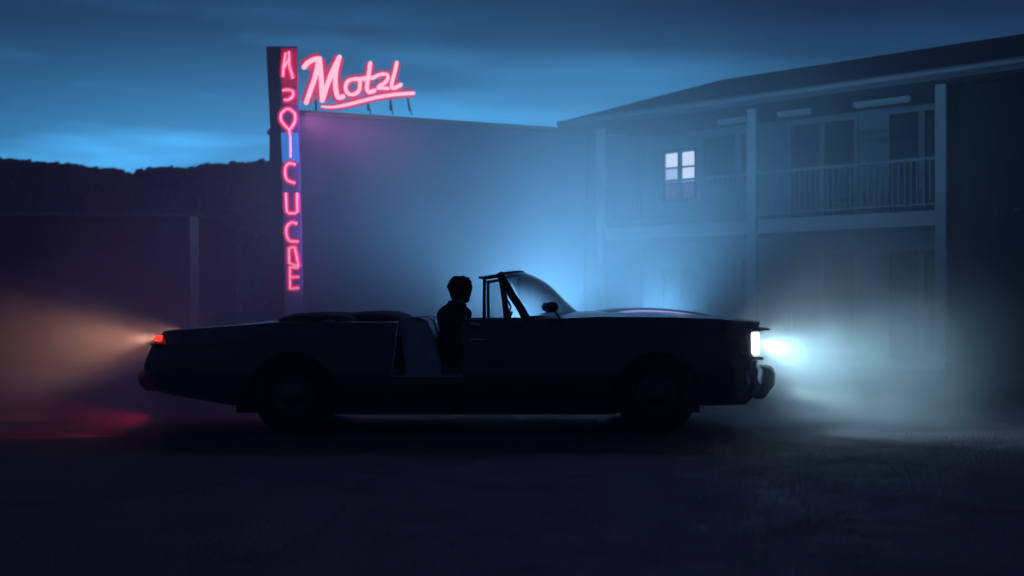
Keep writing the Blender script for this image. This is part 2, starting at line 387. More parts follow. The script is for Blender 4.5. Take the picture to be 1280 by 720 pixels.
# ------------------------------------------------------------------ low outbuilding left
YS = 24.0
sx1 = (246-640)/FP*YS; sz = CAMZ + (HOR-266)/FP*YS
sh = empty('outbuilding', (sx1, YS, 0), 0, label='low flat-roofed outbuilding with a pale corner post behind the car boot', cat='shed')
mb = MB(); wall_openings(mb, -9.5, -0.14, 0, sz-.08, 0, .15, [(-8.6, -6.2, 0, 2.3), (-4.6, -2.0, 0, 2.3)]); mb.b2(-9.5, -.14, .152, 4, 0, sz-.08); mb.build('wall', M['shed'], sh)
for a in (-8.6, -4.6):
    bx = a+(2.4 if a < -6 else 2.6); dr = MB()
    for k in range(6): dr.b2(a+.02, bx-.02, .06, .10, .02+k*.378, .02+k*.378+.365)
    dd = dr.build('garage_door', M['shed'], sh); MB().b2((a+bx)/2-.08, (a+bx)/2+.08, .03, .06, .9, .93).build('handle', M['rail'], dd)
MB().b2(-.138, 0.0, -.04, .16, 0, sz-.08).build('corner_post', M['shedtrim'], sh, bevel=.01)
MB().b2(-9.6, .06, -.10, 4.1, sz-.078, sz).build('roof', M['coping'], sh, bevel=.01)

# ------------------------------------------------------------------ wooded skyline: nobody could count the trees
RT = [(-200, 232), (-60, 214), (0, 205), (60, 207), (130, 215), (200, 219), (215, 214), (260, 213), (333, 209), (480, 205), (800, 222), (1300, 200), (1600, 215)]
def ridge(x):
    px_ = 640 + x/66*FP
    return CAMZ + (HOR - interp(RT, px_))/FP*66 + .45*noise.noise(Vector((x*0.45, 9.1, 0))) + .42*noise.noise(Vector((x*1.3, 1, 0)))
def interp(tab, x):
    if x <= tab[0][0]: return tab[0][1]
    for (a, fa), (b_, fb) in zip(tab, tab[1:]):
        if x <= b_: return fa + (fb-fa)*(x-a)/(b_-a)
    return tab[-1][1]
tl = MB(); rnd = random.Random(3)
for i in range(52000):
    x = rnd.uniform(-62, 62); y = rnd.uniform(61, 71)
    if i % 2: x = rnd.uniform(-36, -8)
    h = ridge(x) * (1 - .012*abs(y-66))
    z = h * (1 - rnd.random()**2.2 * .9)
    s_ = rnd.uniform(.16, .36)
    c = Vector((x, y, z)); a = Vector((rnd.gauss(0, 1), rnd.gauss(0, 1), rnd.gauss(0, 1))).normalized(); bb = a.orthogonal().normalized()
    cc = a.cross(bb)
    vs = [tl.bm.verts.new(c + q) for q in (bb*s_, cc*s_*.6, -bb*s_, -cc*s_*.6)]; tl.bm.faces.new(vs)
for i in range(120):
    x = rnd.uniform(-62, 62); y = rnd.uniform(62, 70); tl.tube([(x, y, 0), (x+rnd.uniform(-.3, .3), y, ridge(x)*.9)], [.2, .07], 6)
tag(tl.build('treeline', M['leaf']), 'dark wooded skyline beyond the motel', 'woodland', kind='stuff')
hl = MB().grid(lambda u, v: Vector((-110+220*u, 64+56*v, -0.05 + (10.3*math.sin(math.pi*min(1, v*1.0)) + 1.2*noise.noise(Vector((u*9, v*3, 0)))*math.sin(math.pi*v)) )), 60, 14)
tag(hl.build('hills', M['leaf'], smooth=True), kind='structure')

# ------------------------------------------------------------------ neon pylon
def V3(px, py, Y): return P(px, py, Y)
zt_px = 58
py0 = HOR + CAMZ*FP/22.8
root_p = P(366, 0, 22.9); root_p.z = 0
pyl = empty('pylon_sign', root_p, 0, label='tall tapering dark pylon sign carrying red neon letters stacked downwards', cat='neon sign')
def loc(v): return v - root_p
pm = MB()
def edge(pt, pb, Y):
    top = P(pt, zt_px, Y)
    bot = P(pb, 0, Y); bot.z = 0
    return pm.bm.verts.new(loc(bot)), pm.bm.verts.new(loc(top))
e = [edge(349, 357, 22.8), edge(372, 381, 22.86), edge(357, 378, 23.7), edge(332.5, 352, 23.55)]
for i in range(4): pm.bm.faces.new((e[i][0], e[(i+1) % 4][0], e[(i+1) % 4][1], e[i][1]))
pm.bm.faces.new([q[1] for q in e]); pm.bm.faces.new([q[0] for q in reversed(e)])
pm.build('pylon', M['pylon'], pyl, bevel=.01)
MB().b2(-.45, .35, -.35, .9, -.02, .22).build('base', M['coping'], pyl, bevel=.02)
YN = 22.66
def pts2(seq, Y=YN): return [loc(P(x, y, Y)) for x, y in seq]
def smooth_path(seq, closed=False, n=6):
    m = len(seq); out = []
    rng = range(m if closed else m-1)
    for i in rng:
        if closed: p0, p1, p2, p3 = seq[i-1], seq[i], seq[(i+1) % m], seq[(i+2) % m]
        else: p0, p1, p2, p3 = seq[max(i-1, 0)], seq[i], seq[i+1], seq[min(i+2, m-1)]
        for k in range(n):
            t = k/n
            out.append(tuple(0.5*((2*p1[d]) + (-p0[d]+p2[d])*t + (2*p0[d]-5*p1[d]+4*p2[d]-p3[d])*t*t + (-p0[d]+3*p1[d]-3*p2[d]+p3[d])*t**3) for d in range(2)))
    if not closed: out.append(tuple(seq[-1]))
    return out
letters = [  # name, strokes [(points, closed, curved)]
    [([(353.5, 96), (354, 84), (357, 66)], 0, 0), ([(361, 64), (361.5, 82), (366, 98)], 0, 0), ([(354, 86), (362, 72)], 0, 0)],
    [([(353, 113), (361, 112), (366, 115), (365, 121), (359, 125), (355, 124)], 0, 1)],
    [([(360, 136), (352, 141), (351, 150), (357, 158), (362, 161), (368, 152), (368, 142)], 1, 1), ([(361, 160), (362, 168)], 0, 0)],
    [([(362.5, 169), (363, 197)], 0, 0)],
    [([(369, 206), (362, 204), (357, 208), (356, 217), (359, 225), (369, 229)], 0, 1)],
    [([(357, 241), (358, 264), (362, 267), (370, 266)], 0, 0), ([(371, 241), (371, 266)], 0, 0)],
    [([(371, 280), (364, 278), (358, 284), (358, 294), (362, 301), (373, 302)], 0, 1)],
    [([(361, 330), (361, 310), (368, 309), (373, 333), (362, 329)], 0, 0)],
    [([(362, 333), (362, 361), (374, 360)], 0, 0), ([(362, 347), (374, 346)], 0, 0), ([(362, 334), (373, 335)], 0, 0)],
]
halo_y = 22.74
for li, st in enumerate(letters):
    nb, tb = MB(), MB()
    for pts, closed, curved in st:
        sq = smooth_path(pts, bool(closed)) if curved else pts
        if not curved:
            q = []
            for a, bb2 in zip(sq, sq[1:]):
                for k in range(5): q.append((a[0]+(bb2[0]-a[0])*k/5, a[1]+(bb2[1]-a[1])*k/5))
            sq = q + [sq[-1]]
        nb.tube(pts2(sq), .020, 8, closed=bool(closed))
        if li != 3: tb.tube(pts2(sq, halo_y), .062, 10, closed=bool(closed), flat=.3)  # wider glowing stroke stands in for the tube's red halo
    lt = nb.build('neon_letter', M['neonthin'], pyl, smooth=True)
    if li != 3: tb.build('letter_halo', M['signred'], lt, smooth=True)
    else:
        q = [pts2([(351, 166)], 22.76)[0], pts2([(372, 166)], 22.76)[0], pts2([(373, 203)], 22.76)[0], pts2([(353, 203)], 22.76)[0]]
        bl = MB(); A = [bl.bm.verts.new(v) for v in q]; B = [bl.bm.verts.new(v + Vector((0, .03, 0))) for v in q]
        bl.bm.faces.new(A); bl.bm.faces.new(B[::-1])
        for i in range(4): bl.bm.faces.new((A[i], B[i], B[(i+1) % 4], A[(i+1) % 4]))
        bl.build('blue_panel', M['signblue'], pyl)
# red backing boards behind the upper letters, neon glow on them put in as emission
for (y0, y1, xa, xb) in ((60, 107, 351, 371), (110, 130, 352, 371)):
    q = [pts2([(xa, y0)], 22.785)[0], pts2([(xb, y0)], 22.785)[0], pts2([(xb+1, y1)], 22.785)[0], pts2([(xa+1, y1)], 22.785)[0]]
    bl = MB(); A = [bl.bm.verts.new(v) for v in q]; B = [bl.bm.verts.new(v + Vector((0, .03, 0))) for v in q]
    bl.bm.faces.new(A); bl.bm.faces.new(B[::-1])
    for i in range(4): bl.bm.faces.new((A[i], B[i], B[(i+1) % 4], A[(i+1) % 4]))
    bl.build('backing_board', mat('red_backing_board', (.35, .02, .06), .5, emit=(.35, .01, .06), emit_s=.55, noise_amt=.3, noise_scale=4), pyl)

# ------------------------------------------------------------------ script sign over the parapet
YM = 23.75
root_m = P(450, 0, YM); root_m.z = 5.2
ms = empty('script_sign', root_m, 0, label='slanting pink neon script sign reading Motel above the parapet', cat='neon sign')
def pm2(seq, Y): return [P(375+x/8.0, 55+y/8.0, Y) - root_m for x, y in seq]
script = [
    ('M', [([(40, 232), (75, 190), (130, 158), (195, 145)], 1), ([(190, 150), (150, 330), (105, 460), (62, 585)], 1), ([(195, 150), (212, 350), (222, 565)], 1), ([(225, 560), (300, 330), (395, 130)], 1), ([(385, 150), (352, 330), (372, 520), (430, 525)], 1)], .068),
    ('o', [([(545, 350), (480, 370), (455, 430), (475, 490), (530, 505), (585, 470), (600, 400), (585, 355)], 2), ([(585, 350), (650, 340)], 0)], .052),
    ('t', [([(702, 190), (680, 350), (668, 440), (690, 480), (745, 465)], 1), ([(640, 350), (740, 335)], 0)], .056),
    ('e', [([(760, 320), (820, 300), (868, 305), (880, 340), (850, 385), (800, 415), (780, 440), (830, 440), (880, 445)], 1)], .048),
    ('l', [([(968, 185), (945, 290), (915, 410), (940, 440), (1010, 405)], 1)], .052),
    ('_', [([(215, 625), (340, 630), (520, 595), (760, 535), (950, 505), (1135, 492)], 1)], .05),
]
for nm, st, r in script:
    nb, tb = MB(), MB()
    for pts, kind in st:
        sq = smooth_path(pts, kind == 2) if kind else pts
        n_ = len(sq); rr = r
        if nm == '_': rr = [r*min(1, .55+.6*i/n_*2.0) for i in range(n_)]
        ra_ = rr if isinstance(rr, list) else [rr]*n_
        Pn = pm2(sq, YM)
        nb.tube(Pn, [q*.74 for q in ra_], 10, closed=(kind == 2), flat=.5)
        tb.tube(pm2(sq, YM+.07), [q*1.75 for q in ra_], 12, closed=(kind == 2), flat=.25)  # flattened glowing outline imitates the halo round the script
        if kind != 2:
            for i_ in (0, -1):
                nb.ball(Pn[i_], (ra_[i_]*.74, ra_[i_]*.37, ra_[i_]*.74), 12)
    lt = nb.build('neon_underline' if nm == '_' else 'neon_letter', M['neon'], ms, smooth=True)
    tb.build('letter_halo', M['halored2'], lt, smooth=True)
for px, pt in ((460, 128), (488, 122), (509, 120)):
    a = P(px, pt, YM+.14) - root_m; a2 = P(px+(3 if px > 500 else 0), 150, YM+.14) - root_m; a2.z = -.0
    MB().tube([a2, a], .022, 8).tube([a2 + Vector((0, .5, 0)), a], .014, 6).build('support_post', M['steel'], ms)
MB().tube([P(392, 118, YM+.13)-root_m, P(515, 112, YM+.13)-root_m], .02, 8).build('support_rail', M['steel'], ms)
for px in (395, 425):
    a = P(px, 125, YM+.14) - root_m; a2 = a.copy(); a2.z = 0
    MB().tube([a2, a], .022, 8).build('support_post', M['steel'], ms)
# the tubes' own light
def area(name, loc_, size, energy, col, rot, parent=None, spread=180):
    l = bpy.data.lights.new(name, 'AREA'); l.energy = energy; l.color = col; l.size = size[0]; l.shape = 'RECTANGLE'; l.size_y = size[1]; l.spread = R(spread)
    o = bpy.data.objects.new(name, l); C.objects.link(o); o.location = loc_; o.rotation_euler = rot
    if parent: o.parent = parent
    return o
area('script_spill_light', (0, -.10, -.12), (2.2, .12), 16, (.85, .22, .55), (R(30), 0, 0), ms)
area('letter_spill_light', (.55, -.10, 3.6), (.12, 4.2), 130, (.62, .14, .70), (R(90), 0, R(120)), pyl)

# ------------------------------------------------------------------ car
YC = 11.0
car = empty('convertible_car', (0, YC, 0), 0, label='long black open-top convertible with lit lamps and a gap behind its front door', cat='car')
def interp(tab, x):
    if x <= tab[0][0]: return tab[0][1]
    for (a, fa), (b_, fb) in zip(tab, tab[1:]):
        if x <= b_: return fa + (fb-fa)*(x-a)/(b_-a)
    return tab[-1][1]
ZT = [(-3.15, .905), (-2.7, .935), (-2.05, .985), (-1.5, .988), (-1.11, .985), (-.5, .995), (.28, 1.015), (.8, 1.035), (1.4, 1.03), (1.8, 1.015), (2.15, .985)]
ZB = [(-3.15, .36), (-2.46, .25), (-1.6, .17), (.8, .17), (1.3, .2), (1.7, .27), (2.15, .27)]
CR = [(-3.15, .015), (-2.0, .035), (.5, .05), (1.2, .05), (2.15, .02)]
WW = [(-3.15, .90), (-2.9, .945), (-2.2, .985), (1.2, .99), (1.9, .965), (2.1, .94), (2.15, .925)]
XR = [(.35, .02), (.45, -.06), (.60, -.09), (.80, -.02), (.92, .07)]
XF = [(.27, -.14), (.40, -.07), (.60, -.04), (.72, -.03), (.88, -.03), (.93, .03), (.99, .05)]
def half(x, t):
    Wd = interp(WW, x)
    # t: 0 rocker .. 1 shoulder crease, returns half width
    return Wd * (0.945 + 0.055*math.sin(math.pi*min(1, .15+t*.75)))
def section(x):
    zt, zb, cr_ = interp(ZT, x), interp(ZB, x), interp(CR, x)
    out = [(0, zb), (.55*interp(WW, x), zb), (.90*interp(WW, x), zb+.005)]
    zs = zt - .125
    for k in range(11):
        t = k/10; out.append((half(x, t), zb+.03 + (zs-zb-.03)*t))
    Wd = half(x, 1)
    out += [(Wd-.008, zs+.010), (Wd-.058, zt-.028), (Wd-.068, zt-.010), (Wd-.078, zt-.001), (Wd-.11, zt+.002), (Wd*.75, zt+cr_*.55), (Wd*.4, zt+cr_*.9), (0, zt+cr_)]
    return out
def skin_pt(x, z):
    zt, zb = interp(ZT, x), interp(ZB, x); zs = zt-.125
    if z <= zs: return half(x, max(0, (z-zb-.03)/(zs-zb-.03)))
    return half(x, 1) - .066*(z-zs)/.115
def xoff(x, z):
    r = max(0, 1-(x+3.15)/.45); f = max(0, 1-(2.15-x)/.30)
    return x + interp(XR, z)*r*r + interp(XF, z)*f*f
bd = MB(); xs = [-3.15 + 5.30*i/100 for i in range(101)]
rings = []
for x in xs:
    sec = section(x)
    e1 = max(0, 1-(x+3.15)/.10); e2 = max(0, 1-(2.15-x)/.10)
    k = 1 - .035*max(e1, e2)**2
    full = [(-y*k, z) for y, z in sec[1:-1]][::1]
    pts = [(0, sec[0][1])] + [(-y*k, z) for y, z in sec[1:-1]] + [(0, sec[-1][1])] + [(y*k, z) for y, z in reversed(sec[1:-1])]
    rings.append([bd.bm.verts.new((xoff(x, z), y, z)) for y, z in pts])
n = len(rings[0])
for A, B in zip(rings, rings[1:]):
    for k in range(n): bd.bm.faces.new((A[k], A[(k+1) % n], B[(k+1) % n], B[k]))
bd.bm.faces.new(rings[0]); bd.bm.faces.new(rings[-1][::-1])
body = bd.build('body', M['paint'], None)
cutters = []
XW = (-1.91, 1.264); RW = .35
for x in XW:
    for s in (-1, 1):
        cutters.append(MB().lathe([(.385, s*.66), (.385, s*1.2)], (x, 0, .345), 'Y', 48).build('c', None))
cutters.append(MB().prism([(-1.78, .33), (.24, .33), (.30, 1.3), (-1.82, 1.3)], 'Y', -.84, .84).build('c', None, bevel=.03))
cutters.append(MB().prism([(-1.058, .505), (-.43, .505), (-.45, 1.3), (-.98, 1.3), (-.995, .99)], 'Y', -1.2, -.78).build('c', None))
cut(body, cutters)
body.parent = car
for p in body.data.polygons: p.use_smooth = True
body.data.set_sharp_from_angle(angle=R(28))
# wheels
def wheel(x, s):
    wobj = empty('wheel', (x, s*.86, RW)); wobj.parent = car
    yi, yo = -s*.10, s*.105
    prof = [(.20, -.09), (.25, -.105), (.32, -.105), (.345, -.085), (.35, -.04), (.35, .04), (.345, .085), (.32, .105), (.25, .105), (.20, .09)]
    tm = MB().lathe([(r, h*s) for r, h in prof], (0, 0, 0), 'Y', 56, closed=True)
    tm.build('tyre', M['rubber'], wobj, smooth=True)
    MB().lathe([(.205, .07*s), (.195, .085*s), (.17, .055*s), (.12, .05*s), (.0005, .05*s)], (0, 0, 0), 'Y', 48).build('rim', M['oldchrome'], wobj, smooth=True)
    MB().lathe([(.11, .055*s), (.10, .085*s), (.06, .10*s), (.02, .115*s), (.0005, .118*s)], (0, 0, 0), 'Y', 32).build('hubcap', M['oldchrome'], wobj, smooth=True)
for x in XW:
    for s in (-1, 1): wheel(x, s)
MB().b2(-2.5, 1.7, -.55, .55, .16, .30).tube([(-1.91, -.7, .33), (-1.91, .7, .33)], .04, 8).tube([(1.264, -.7, .33), (1.264, .7, .33)], .035, 8).tube([(-.6, .3, .17), (-3.05, .35, .24)], .03, 8).build('underbody', M['under'], car)
# front doors: panels proud of the skin
for s in (-1, 1):
    x0, x1 = -.425, .30
    dm = MB(); nx, nz_ = 16, 18
    def fn(u, v):
        x = x0+(x1-x0)*u; z = .26 + (interp(ZT, x)-.004-.26)*v
        return Vector((x, s*(skin_pt(x, z)+.005), z))
    dm.sheet(fn, nx, nz_, lambda u, v: Vector((0, -s*.03, 0)))
    d = dm.build('door', M['paint'], car, smooth=True, ang=30)
    MB().b2(-.445, x1-.02, s*.80, s*(skin_pt(0, .99)-.004), .992, 1.012).build('door_sill', M['paint'], d, bevel=.006)
    MB().tube([(-.36, s*1.0, .83), (-.35, s*1.022, .835), (-.23, s*1.022, .835), (-.22, s*1.0, .83)], .010, 8).build('handle', M['chrome'], d, smooth=True)
MB().tube([(-.40, -.935, 1.012), (-.40, -.935, 1.035)], .007, 8).build('lock_knob', M['chrome'], car, smooth=True)
MB().tube([(-.36, -.93, .975), (-.335, -.935, .965), (-.28, -.94, .962)], [.007, .013, .011], 8).build('door_badge', M['chrome'], car, smooth=True)
for s in (-1, 1):
    for (x0, x1) in ((-3.0, -1.10), (.33, 2.0)):
        def fn2(u, v):
            x = x0+(x1-x0)*u; z = interp(ZT, x)-.133-.014*v
            return Vector((xoff(x, z), s*(skin_pt(x, z)+.006), z))
        MB().sheet(fn2, 24, 1, lambda u, v: Vector((0, -s*.012, 0))).build('side_trim', M['oldchrome'], car, smooth=True)
    MB().b2(-1.5, .85, s*.945, s*.958, .185, .215).build('rocker_trim', M['oldchrome'], car, bevel=.004)
# sill in the gap
MB().b2(-1.05, -.46, -.955, -.79, .506, .520).build('sill_plate', M['chrome'], car, bevel=.003)
MB().tube([(-.992, -.945, 1.0), (-1.055, -.955, .52)], .008, 6).build('gap_trim', M['chrome'], car)
# hood bulge, hood line, deck lid
def bulge(x0, x1, wd, base, h):
    def f(u, v):
        x = x0+(x1-x0)*u; y = -wd+2*wd*v
        e = min(1, math.sin(math.pi*min(1, max(0, u)))**.35 if 0 < u < 1 else 0); g_ = (1-abs(2*v-1)**6) if 0 < v < 1 else 0
        zt = interp(ZT, x)+interp(CR, x)
        return Vector((x, y, zt - .02 + (h+.02)*e*g_))
    return MB().grid(f, 28, 16)
bulge(.80, 1.86, .56, 0, .035).build('hood_scoop', M['paint'], car, smooth=True)
# wide flat folded soft top, two lobes
def cushion(x0, x1, y0, y1, z0, z1, name, mt_, parent, p=.55, wr=0.0):
    mb_ = MB()
    def f(sg):
        def g_(u, v):
            a, b_ = 2*u-1, 2*v-1
            e = max(0, 1-abs(a)**3.2)**p * max(0, 1-abs(b_)**7)**.5
            z = z0 + (z1-z0)*e*sg if sg > 0 else z0 - .05*e
            z += wr*noise.noise(Vector((u*9, v*11, 0)))*e if sg > 0 else 0
            return Vector((x0+(x1-x0)*u, y0+(y1-y0)*v, z))
        return g_
    mb_.grid(f(1), 26, 26); mb_.grid(f(-1), 26, 26)
    bmesh.ops.remove_doubles(mb_.bm, verts=mb_.bm.verts[:], dist=1e-5)
    return mb_.build(name, mt_, parent, smooth=True, ang=60)
st_ = cushion(-2.10, -1.38, -.80, .80, .975, 1.065, 'folded_top', M['softtop'], car, .4, .02)
cushion(-1.56, -1.0, -.62, .80, .975, 1.078, 'top_cover', M['softtop'], car, .35, .015)
# seats
def seat_back(x_top, x_bot, z0, z1, y0, y1, th, name):
    prof = []
    for k in range(9):
        a = math.pi*k/8; prof.append((x_top + th*.5*math.cos(a), z1 - .07 + .07*math.sin(a)))
    prof = [(x_bot+th*.62, z0), (x_bot+th*.7, z0+.2)] + prof + [(x_bot-th*.55, z0+.2), (x_bot-th*.6, z0)]
    o = MB().prism(prof, 'Y', y0, y1).build(name, M['leather'], car, smooth=True, bevel=.02)
    for yy in (y0-.004, y1+.004): MB().tube([(px_, yy, pz_) for px_, pz_ in prof], .008, 6).build('piping', M['piping'], o, smooth=True)
    return o
for (y0, y1) in ((-.80, -.06), (.06, .80)):
    seat_back(-.865, -.80, .40, 1.025, y0, y1, .25, 'front_seat_back')
    MB().b2(-.78, -.22, y0, y1, .34, .52).build('front_seat_cushion', M['leather'], car, bevel=.05, seg=4)
seat_back(-1.62, -1.52, .40, 1.0, -.80, .80, .18, 'rear_seat_back')
MB().b2(-1.50, -1.08, -.78, .78, .34, .52).build('rear_seat_cushion', M['leather'], car, bevel=.05, seg=4)
MB().prism([(.06, .62), (.02, .90), (.12, .985), (.30, .99), (.30, .62)], 'Y', -.835, .835).build('dashboard', M['dash'], car, bevel=.02)
# steering wheel and column in front of the near seat
sw = empty('steering_wheel', (-.085, -.46, .90)); sw.parent = car; sw.rotation_euler = (0, R(-64), 0)
mb = MB(); mb.tube([(.19*math.cos(2*math.pi*k/36), .19*math.sin(2*math.pi*k/36), 0) for k in range(36)], .012, 8, closed=True); mb.build('rim', M['black'], sw, smooth=True)
mb = MB()
for k in range(3): a = math.pi/2+2*math.pi*k/3; mb.tube([(0, 0, -.03), (.18*math.cos(a), .18*math.sin(a), 0)], .009, 8)
mb.ball((0, 0, -.02), (.045, .045, .025)).tube([(0, 0, -.02), (0, 0, -.30)], .02, 10); mb.build('spokes', M['oldchrome'], sw, smooth=True)
# windshield: bowed glass and frame
def wtop(s): return Vector((.105-.215*abs(s)**2.2, .74*s, 1.447-.036*abs(s)**2.5))
def wbot(s): return Vector((.64-.50*abs(s)**2.0, .875*s, 1.062-.052*abs(s)**2))
ws = MB().sheet(lambda u, v: wbot(2*u-1).lerp(wtop(2*u-1), v) + Vector((.05*math.sin(math.pi*v**1.8), 0, .022*math.sin(math.pi*v**1.8))), 32, 8, lambda u, v: Vector((.004, 0, .004))).build('windshield', M['glass'], car, smooth=True)
q = [wtop(-1+2*i/32) for i in range(33)]; q2 = [wbot(-1+2*i/32) for i in range(33)]
MB().tube(q, .016, 8).build('header_rail', M['black'], ws, smooth=True)
MB().tube(q2, .012, 8).build('base_seal', M['black'], ws, smooth=True)
for s in (-1, 1):
    b0, t0 = wbot(s), wtop(s)
    d_ = (t0-b0)
    MB().tube([b0+Vector((.01, 0, -.03)), b0.lerp(t0, .25), b0.lerp(t0, .5)+Vector((-.004, 0, 0)), b0.lerp(t0, .75), t0+Vector((0, 0, .012))], [.036, .034, .033, .032, .030], 10).build('pillar', M['black'], ws, smooth=True)
    # quarter window frame
    A = Vector((-.245, s*.86, 1.0)); B = Vector((-.245, s*.80, 1.375)); Cc = Vector((-.10, s*.765, 1.40))
    qf = MB().tube([A, A.lerp(B, .5), B], .015, 8).tube([B+Vector((-.05, 0, .006)), B, Cc], [.010, .017, .017], 8).tube([Vector((-.05, s*.86, 1.0)), Vector((-.065, s*.83, 1.18)), Vector((-.10, s*.77, 1.385))], .024, 8).tube([Vector((-.05, s*.86, 1.0)), Vector((-.01, s*.86, 1.12)), Vector((-.085, s*.80, 1.27))], .010, 6).build('quarter_window_frame', M['black'], car, smooth=True)
    MB().prism([(-.235, 1.0), (-.06, 1.0), (-.10, 1.37), (-.235, 1.365)], 'Y', s*.815, s*.818).build('quarter_glass', M['glass'], qf)
# interior mirror
MB().box((.06, .1, 1.36), (.02, .24, .06)).tube([(.09, .1, 1.43), (.06, .1, 1.37)], .008, 6).build('interior_mirror', M['black'], car, bevel=.006)
# fender mirrors
for s in (-1, 1):
    o = MB().lathe([(.0005, -.040), (.026, -.037), (.042, -.02), (.049, .015), (.049, .022), (.0005, .022)], (0, 0, 0), 'X', 24).build('fender_mirror', M['black'], car, smooth=True)
    o.location = (.36, s*.93, 1.118); o.rotation_euler = (0, 0, R(180 + 60*s))
    MB().tube([(.36, s*.93, 1.09), (.40, s*.925, 1.05), (.43, s*.915, 1.0)], .009, 8).build('mirror_stalk', M['oldchrome'], car, smooth=True)
# front end
for s in (-1, 1):
    MB().prism([(2.08, .655), (2.15, .65), (2.135, .61), (2.155, .575), (2.15, .50), (2.175, .45), (2.15, .38), (2.10, .345), (2.085, .36), (2.12, .42), (2.115, .47), (2.075, .52), (2.065, .58)], 'Y', s*.84, s*.945).build('corner_trim', M['chrome'], car, bevel=.012, seg=3)
    hd = MB().prism([(2.06, .69), (2.10, .69), (2.10, .90), (2.06, .90)], 'Y', s*.55, s*.90).prism([(2.101, .66), (2.20, .665), (2.20, .682), (2.101, .689)], 'Y', s*.53, s*.92).prism([(2.101, .902), (2.20, .908), (2.20, .92), (2.101, .92)], 'Y', s*.53, s*.92).build('headlight_housing', M['oldchrome'], car, bevel=.006)
    MB().prism([(2.05, .925), (2.24, .912), (2.265, .922), (2.24, .936), (2.05, .955)], 'Y', s*.50, s*.925).build('headlight_brow', M['paint'], car, bevel=.006)
    for yy, zz in ((s*.80, .795), (s*.64, .795)):
        hl_ = MB().b2(2.102, 2.172, s*.695, s*.905, .70, .895).build('headlight', M['lens'], car, bevel=.022, seg=3) if yy in (.80, -.80) else MB().lathe([(.098, 2.102), (.098, 2.150), (.080, 2.172), (.04, 2.19), (.0005, 2.195)], (0, yy, zz), 'X', 28).build('headlight', M['lens'], car, smooth=True)
        if abs(yy) < .7: MB().lathe([(.0985, 2.104), (.106, 2.104), (.106, 2.116), (.0985, 2.116)], (0, yy, zz), 'X', 28, closed=True).build('headlight_ring', M['chrome'], hl_, smooth=True)
gr = MB()
for k in range(9): z = .40+.055*k if False else .66+.027*k; gr.box((2.135, 0, z), (.02, 1.06, .009))
for k in range(12): gr.box((2.13, -.5+k/11.0, .77), (.014, .012, .235))
gr.build('grille', M['chrome'], car)
gl = MB()
for k in range(5): gl.b2(2.065, 2.11+.012*(k % 2), -.90, .90, .455+.042*k, .473+.042*k)
gl.b2(2.06, 2.20, -.93, .93, .655, .668)
gl.build('lower_grille', M['oldchrome'], car, bevel=.003)
def sweep(path, prof, name, m_, parent):
    mb_ = MB(); rs = []
    for i, p in enumerate(path):
        a = Vector(path[max(i-1, 0)]); c = Vector(path[min(i+1, len(path)-1)]); t_ = (c-a).normalized()
        nrm = Vector((t_.y, -t_.x))
        rs.append([mb_.bm.verts.new((p[0]+nrm.x*o_, p[1]+nrm.y*o_, z)) for o_, z in prof])
    k_ = len(prof)
    for A, B in zip(rs, rs[1:]):
        for j in range(k_): mb_.bm.faces.new((A[j], A[(j+1) % k_], B[(j+1) % k_], B[j]))
    mb_.bm.faces.new(rs[0]); mb_.bm.faces.new(rs[-1][::-1])
    return mb_.build(name, m_, parent, smooth=True, ang=50)
fp = [(1.86, -.955), (1.98, -.955), (2.05, -.94), (2.10, -.90), (2.125, -.84), (2.14, -.7), (2.15, -.4), (2.155, 0), (2.15, .4), (2.14, .7), (2.125, .84), (2.10, .90), (2.05, .94), (1.98, .955), (1.86, .955)]
sweep(fp, [(.0, .46), (.03, .52), (.012, .575), (.04, .588), (.12, .578), (.165, .555), (.175, .50), (.155, .40), (.12, .335), (.07, .31), (.03, .33), (.035, .41)][:12], 'front_bumper', M['chrome'], car) if False else None
fbp = [(0, .44), (0, .455), (.03, .50), (.05, .60), (.09, .608), (.14, .592), (.16, .56), (.155, .48), (.13, .39), (.10, .335), (.055, .33), (.06, .40), (.04, .44)]
path = [(2.0, -.915), (2.06, -.90), (2.10, -.86), (2.125, -.78), (2.14, -.6), (2.15, -.3), (2.15, 0), (2.15, .3), (2.14, .6), (2.125, .78), (2.10, .86), (2.06, .90), (2.0, .915)]
sweep([(x_, y_*.86) for x_, y_ in path], fbp, 'front_bumper', M['chrome'], car)
for s in (-1, 1):
    MB().prism([(2.14, .30), (2.24, .31), (2.325, .43), (2.33, .54), (2.30, .60), (2.20, .615), (2.16, .55)], 'Y', s*.70, s*.84).build('bumper_guard', M['chrome'], car, bevel=.03, seg=3)
MB().prism([(1.6, .25), (2.05, .26), (2.12, .33), (2.08, .45), (1.6, .45)], 'Y', -.90, .90).build('front_valance', M['paint'], car, bevel=.01)
MB().box((2.335, 0, .46), (.006, .32, .15)).build('licence_plate', M['oldchrome'], car)
